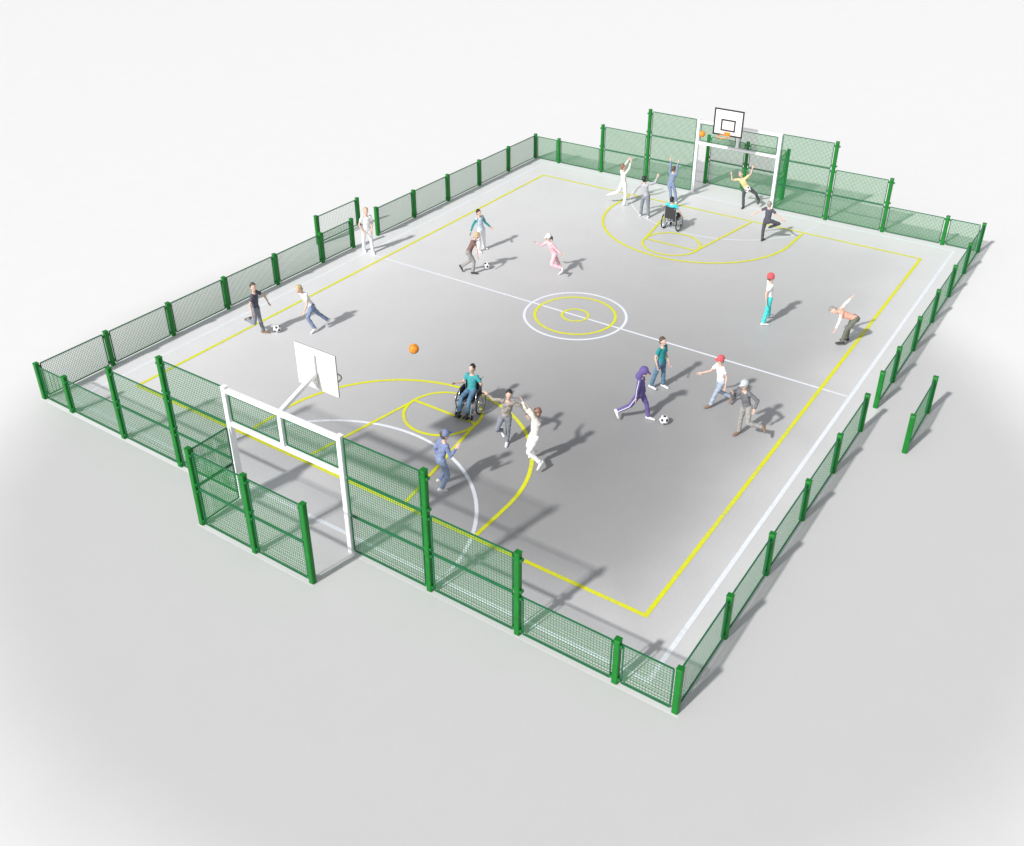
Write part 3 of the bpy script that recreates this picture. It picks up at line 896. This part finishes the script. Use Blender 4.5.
make_person(AV['p9'], dict(face=(.3, -.95), spine=(.14, 0, 1), thL=(.22, .1, -.95), shL=(.15, .1, -1), thR=(.35, .1, -.95), shR=(.2, .1, -1),
    uaL=(.05, 0, 1), faL=(-.1, 0, 1), uaR=(.08, .0, 1), faR=(.05, 0, 1)),
    'player all in blue denim reaching straight up behind the far wheelchair', H=1.58, top='washed denim', sleeves='long', bottom='washed denim', hair='hair_brown', anchor='R')
make_person(AV['p11'], dict(face=(-.3, .95), spine=(-.52, .2, .82), thR=(-.02, .1, -1), shR=(.10, 0, -1), thL=(.72, -.1, -.55), shL=(.35, -.5, -.8),
    uaR=(-.9, .1, -.1), faR=(-.2, .1, .95), uaL=(.55, 0, .6), faL=(.15, 0, 1), head=(-.35, .1, .9)),
    'goalkeeper in yellow shirt and black trousers in front of the far goal', H=1.62, top='yellow cotton', sleeves='short', bottom='charcoal denim', hair='hair_grey', shoes='shoe_dark', anchor='R')
make_person(AV['p12'], dict(face=(.45, -.85), spine=(.0, 0, 1), thL=(-.12, .1, -1), shL=(.04, 0, -1), thR=(.8, -.2, -.25), shR=(-.5, -.2, -.35),
    uaL=(-.8, .2, -.35), faL=(-.7, 0, -.6), uaR=(.55, .1, -.5), faR=(.75, .2, -.4)),
    'player in dark grey with knee raised, shooting at the far goal', H=1.58, top='dark grey cotton', bottom='charcoal denim', hair='hair_grey', shoes='shoe_dark', anchor='L')
make_person(AV['p13'], dict(face=(.85, -.3), spine=(-.06, 0, 1), thR=(-.10, .1, -1), shR=(-.14, .1, -1), thL=(.18, -.15, -1), shL=(.02, -.45, -.85),
    uaR=(-.45, .2, -.85), faR=(.15, .2, -.95), uaL=(.2, -.1, -1), faL=(.2, .1, -.9)),
    'player in white T-shirt, red cap and bright teal trousers', H=1.72, top='white cotton', bottom='bright teal cotton', hair='hair_brown', head_wear=('beanie', 'red cotton'), anchor='R')
make_person(AV['p14'], dict(face=(-.92, .3), spine=(-.92, .15, .26), thL=(-.45, .3, -.75), shL=(-.12, 0, -1), thR=(-.22, -.1, -.95), shR=(.02, -.15, -1),
    uaL=(-.10, .3, -.95), faL=(-.25, .2, -.95), uaR=(.42, -.2, .85), faR=(.55, -.1, .80), head=(-.9, .15, .1)),
    'player in orange shirt bent double with one arm up, near the right yellow line', H=1.70, top='orange cotton', sleeves='short', sleeve_mat='white cotton', bottom='olive twill', hair='hair_grey', shoes='shoe_dark', anchor='L')
make_person(AV['p15'], dict(face=(.75, .5), spine=(-.02, 0, 1), thR=(-.28, .1, -1), shR=(-.22, -.1, -.95), thL=(.08, -.05, -1), shL=(.06, 0, -1),
    uaR=(-.35, .1, -.9), faR=(.30, .3, -.85), uaL=(.15, 0, -1), faL=(.35, .3, -.7)),
    'player in dark teal T-shirt and blue jeans standing below the halfway line', H=1.62, top='dark teal cotton', bottom='blue denim', hair='hair_brown', anchor='L')
make_person(AV['p16'], dict(face=(.95, .25), spine=(.02, 0, .98), thR=(-.50, .1, -.85), shR=(-.85, 0, -.55), thL=(.42, 0, -.9), shL=(.22, .1, -1),
    uaR=(-.15, .2, -.95), faR=(-.05, .1, -1), uaL=(.10, .0, -1), faL=(.2, .1, -.9), head=(.35, 0, .8)),
    'player in purple hooded tracksuit with white stripes striding to a ball', H=1.65, top='purple fleece', sleeves='long', bottom='purple fleece', hair=None, head_wear=('hood', 'purple fleece'), stripe=True, anchor='L')
make_person(AV['p17'], dict(face=(-.8, .55), spine=(-.16, 0, 1), thL=(-.38, .1, -.9), shL=(-.28, .1, -1), thR=(.05, -.1, -.95), shR=(.72, -.15, -.4),
    uaR=(-.5, .3, -.5), faR=(-.8, .2, -.2), uaL=(.42, .2, -.8), faL=(-.05, .2, -.98)),
    'player in white T-shirt, pale jeans and red cap running left', H=1.6, top='white cotton', bottom='pale denim', hair='hair_red', head_wear=('cap', 'red cotton'), shoes='shoe_brown', anchor='L')
make_person(AV['p18'], dict(face=(-.6, .75), spine=(-.25, .15, 1), thR=(-.12, .1, -1), shR=(-.02, 0, -1), thL=(.02, .3, -.95), shL=(.92, -.1, -.2),
    uaL=(.70, .1, -.45), faL=(-.20, .1, -.95), uaR=(-.42, .2, -.75), faR=(-.1, .3, .55)),
    'running player in grey jacket and pale cap, right of the red-capped runner', H=1.70, top='grey jersey', sleeves='long', bottom='grey twill', hair='hair_dark', head_wear=('cap', 'pale grey twill'), shoes='shoe_brown', anchor='R')
make_person(AV['p20'], dict(face=(-.15, .95), spine=(.18, .05, 1), thL=(-.02, .05, -1), shL=(-.08, -.05, -1), thR=(-.30, .6, -.55), shR=(.30, -.75, -.5),
    uaR=(-.60, -.35, -.15), faR=(-.65, -.6, .25), uaL=(.75, 0, -.45), faL=(.40, .1, -.85)),
    'black-haired player in patterned top with arms out and one knee up', H=1.62, top='camouflage', sleeves='long', bottom='grey denim', hair='hair_dark', anchor='L', skin='skin')
make_person(AV['p21'], dict(face=(-.85, .4), spine=(.08, 0, 1), thL=(-.42, .25, -.85), shL=(.75, .1, -.68), thR=(-.28, -.2, -.95), shR=(.35, -.4, -.75),
    uaL=(-.45, .1, .85), faL=(-.42, 0, .9), uaR=(-.62, -.1, .7), faR=(-.35, 0, .95), head=(.05, 0, 1)),
    'player all in white springing up with both arms raised, at the near arc', jump=.03, H=1.69, top='cream cotton', sleeves='long', bottom='white cotton', hair='hair_red', anchor='L')
make_person(AV['p22'], dict(face=(.9, -.4), spine=(.24, 0, 1), thR=(.30, .1, -.95), shR=(-.42, .1, -.9), thL=(.35, -.1, -.92), shL=(-.35, -.2, -.85),
    uaR=(.25, .15, -.9), faR=(.45, -.1, .65), uaL=(-.5, 0, -.8), faL=(.15, 0, -.9)),
    'player in blue jacket, blue jeans and cap near the near goal', H=1.7, top='blue jersey', sleeves='long', bottom='washed denim', hair='hair_brown', head_wear=('cap', 'blue jersey'), anchor='R')

# ------------------------------------------------------------------ wheelchairs
def wheelchair(xy, rz, label):
    e_ = empty('wheelchair', (xy[0], xy[1], 0.006), label, 'wheelchair', 'wheelchairs on the court', rz)
    for s in (-1, 1):
        y = s * .30
        t = MB(); t.torus((0, y, .31), .288, .022, 'Y', 40, 8)
        wh = t.build('wheel', M['rubber'], e_, True)
        r = MB(); r.torus((0, y, .31), .262, .010, 'Y', 40, 6)
        r.torus((0, y + s * .045, .31), .245, .008, 'Y', 40, 6)
        for i in range(4):
            a_ = math.pi / 4 + i * math.pi / 2
            r.bar((.245 * math.cos(a_), y + s * .045, .31 + .245 * math.sin(a_)), (.262 * math.cos(a_), y, .31 + .262 * math.sin(a_)), .008, .008)
        r.build('rim', M['chrome'], wh, True)
        q = MB()
        for i in range(20):
            a_ = 2 * math.pi * i / 20
            q.bar((.02 * math.cos(a_), y + s * .018, .31 + .02 * math.sin(a_)), (.26 * math.cos(a_), y, .31 + .26 * math.sin(a_)), .004, .004)
        q.loft([(0, y - .03, .31), (0, y + .03, .31)], [.03, .03], n=12, cap=.1)
        q.build('spokes', M['chrome'], wh)
    for s in (-1, 1):
        c_ = MB(); c_.torus((.40, s * .22, .076), .055, .020, 'Y', 24, 8); c_.loft([(.40, s * .22 - .02, .076), (.40, s * .22 + .02, .076)], [.045, .045], n=12, cap=.05)
        cw = c_.build('caster', M['rubber'], e_, True)
        f = MB(); f.bar((.40, s * .22, .076), (.36, s * .22, .17), .05, .02); f.bar((.36, s * .22, .16), (.36, s * .22, .24), .03, .03); f.build('fork', M['chrome'], cw)
    f = MB()
    for s in (-1, 1):
        y = s * .225
        pts = [(-.20, .95), (-.20, .30), None, (-.20, .46), (.40, .46), (.50, .12), None, (-.20, .30), (.36, .24), (.40, .46)]
        for a_, b_ in zip(pts[:-1], pts[1:]):
            if a_ and b_: f.loft([(a_[0], y, a_[1]), (b_[0], y, b_[1])], [.0125, .0125], n=8)
        f.loft([(-.20, y, .95), (-.33, y, .94)], [.015, .015], n=8)
        f.loft([(-.20, y + s * .02, .68), (.15, y + s * .02, .68), (.22, y + s * .02, .47)], [.013] * 3, n=8)
        f.loft([(0, y, .31), (0, s * .30, .31)], [.015, .015], n=8)
    f.loft([(0, -.225, .31), (0, .225, .31)], [.012, .012], n=8)
    f.loft([(-.15, -.225, .31), (.30, .225, .44)], [.010, .010], n=8); f.loft([(-.15, .225, .31), (.30, -.225, .44)], [.010, .010], n=8)
    f.build('frame', M['chrome'], e_, True)
    c_ = MB(); c_.box((.10, 0, .475), (.44, .42, .05), bev=.015); c_.build('seat', M['canvas'], e_)
    c_ = MB(); c_.box((-.205, 0, .72), (.035, .43, .46), bev=.012); c_.build('backrest', M['canvas'], e_)
    for s in (-1, 1):
        c_ = MB(); c_.box((-.01, s * .238, .58), (.34, .014, .17)); c_.box((.0, s * .245, .70), (.30, .05, .03), bev=.008); c_.build('armrest', M['canvas'], e_)
    c_ = MB()
    for s in (-1, 1): c_.box((.54, s * .11, .115), (.14, .17, .015)); c_.bar((.50, s * .225, .12), (.50, s * .11, .115), .02, .02)
    c_.build('footrest', M['black'], e_)
    return e_
WN, WF = (-6.36, -0.55), (8.15, 0.62)
RN = R(190)
wheelchair(WN, RN, 'near wheelchair seen from the front, its rider in teal, facing the near goal')
wheelchair(WF, 0.0, 'far wheelchair seen from behind, its rider in cyan, facing the far goal')
sit = dict(own=True, spine=(-.10, 0, 1), thL=(1, .10, -.10), shL=(.38, 0, -1), thR=(1, -.10, -.10), shR=(.38, 0, -1), ftL=(1, 0, -.1), ftR=(1, 0, -.1))
def sitter(xy, rz, extra, label, **kw):
    f_ = (math.cos(rz), math.sin(rz))
    p = dict(sit); p.update(extra); p['world_face'] = f_
    o = make_person((xy[0] - .08 * f_[0], xy[1] - .08 * f_[1]), p, label, seat=.605, **kw)
sitter(WN, RN, dict(uaL=(.15, .55, -.8), faL=(.6, .30, .6), uaR=(.10, -.40, -.90), faR=(.70, -.45, .15)),
       'seated player in teal T-shirt and jeans with arms spread, in the near wheelchair', H=1.63, top='teal cotton', bottom='blue denim', hair='hair_dark', shoes='shoe_dark')
sitter(WF, 0.0, dict(uaL=(.1, .75, -.4), faL=(.5, .3, -.5), uaR=(.1, -.6, -.75), faR=(.4, -.25, -.7)),
       'seated player in cyan T-shirt seen from behind, in the far wheelchair', H=1.60, top='cyan cotton', bottom='blue denim', hair='hair_dark', shoes='shoe_dark')
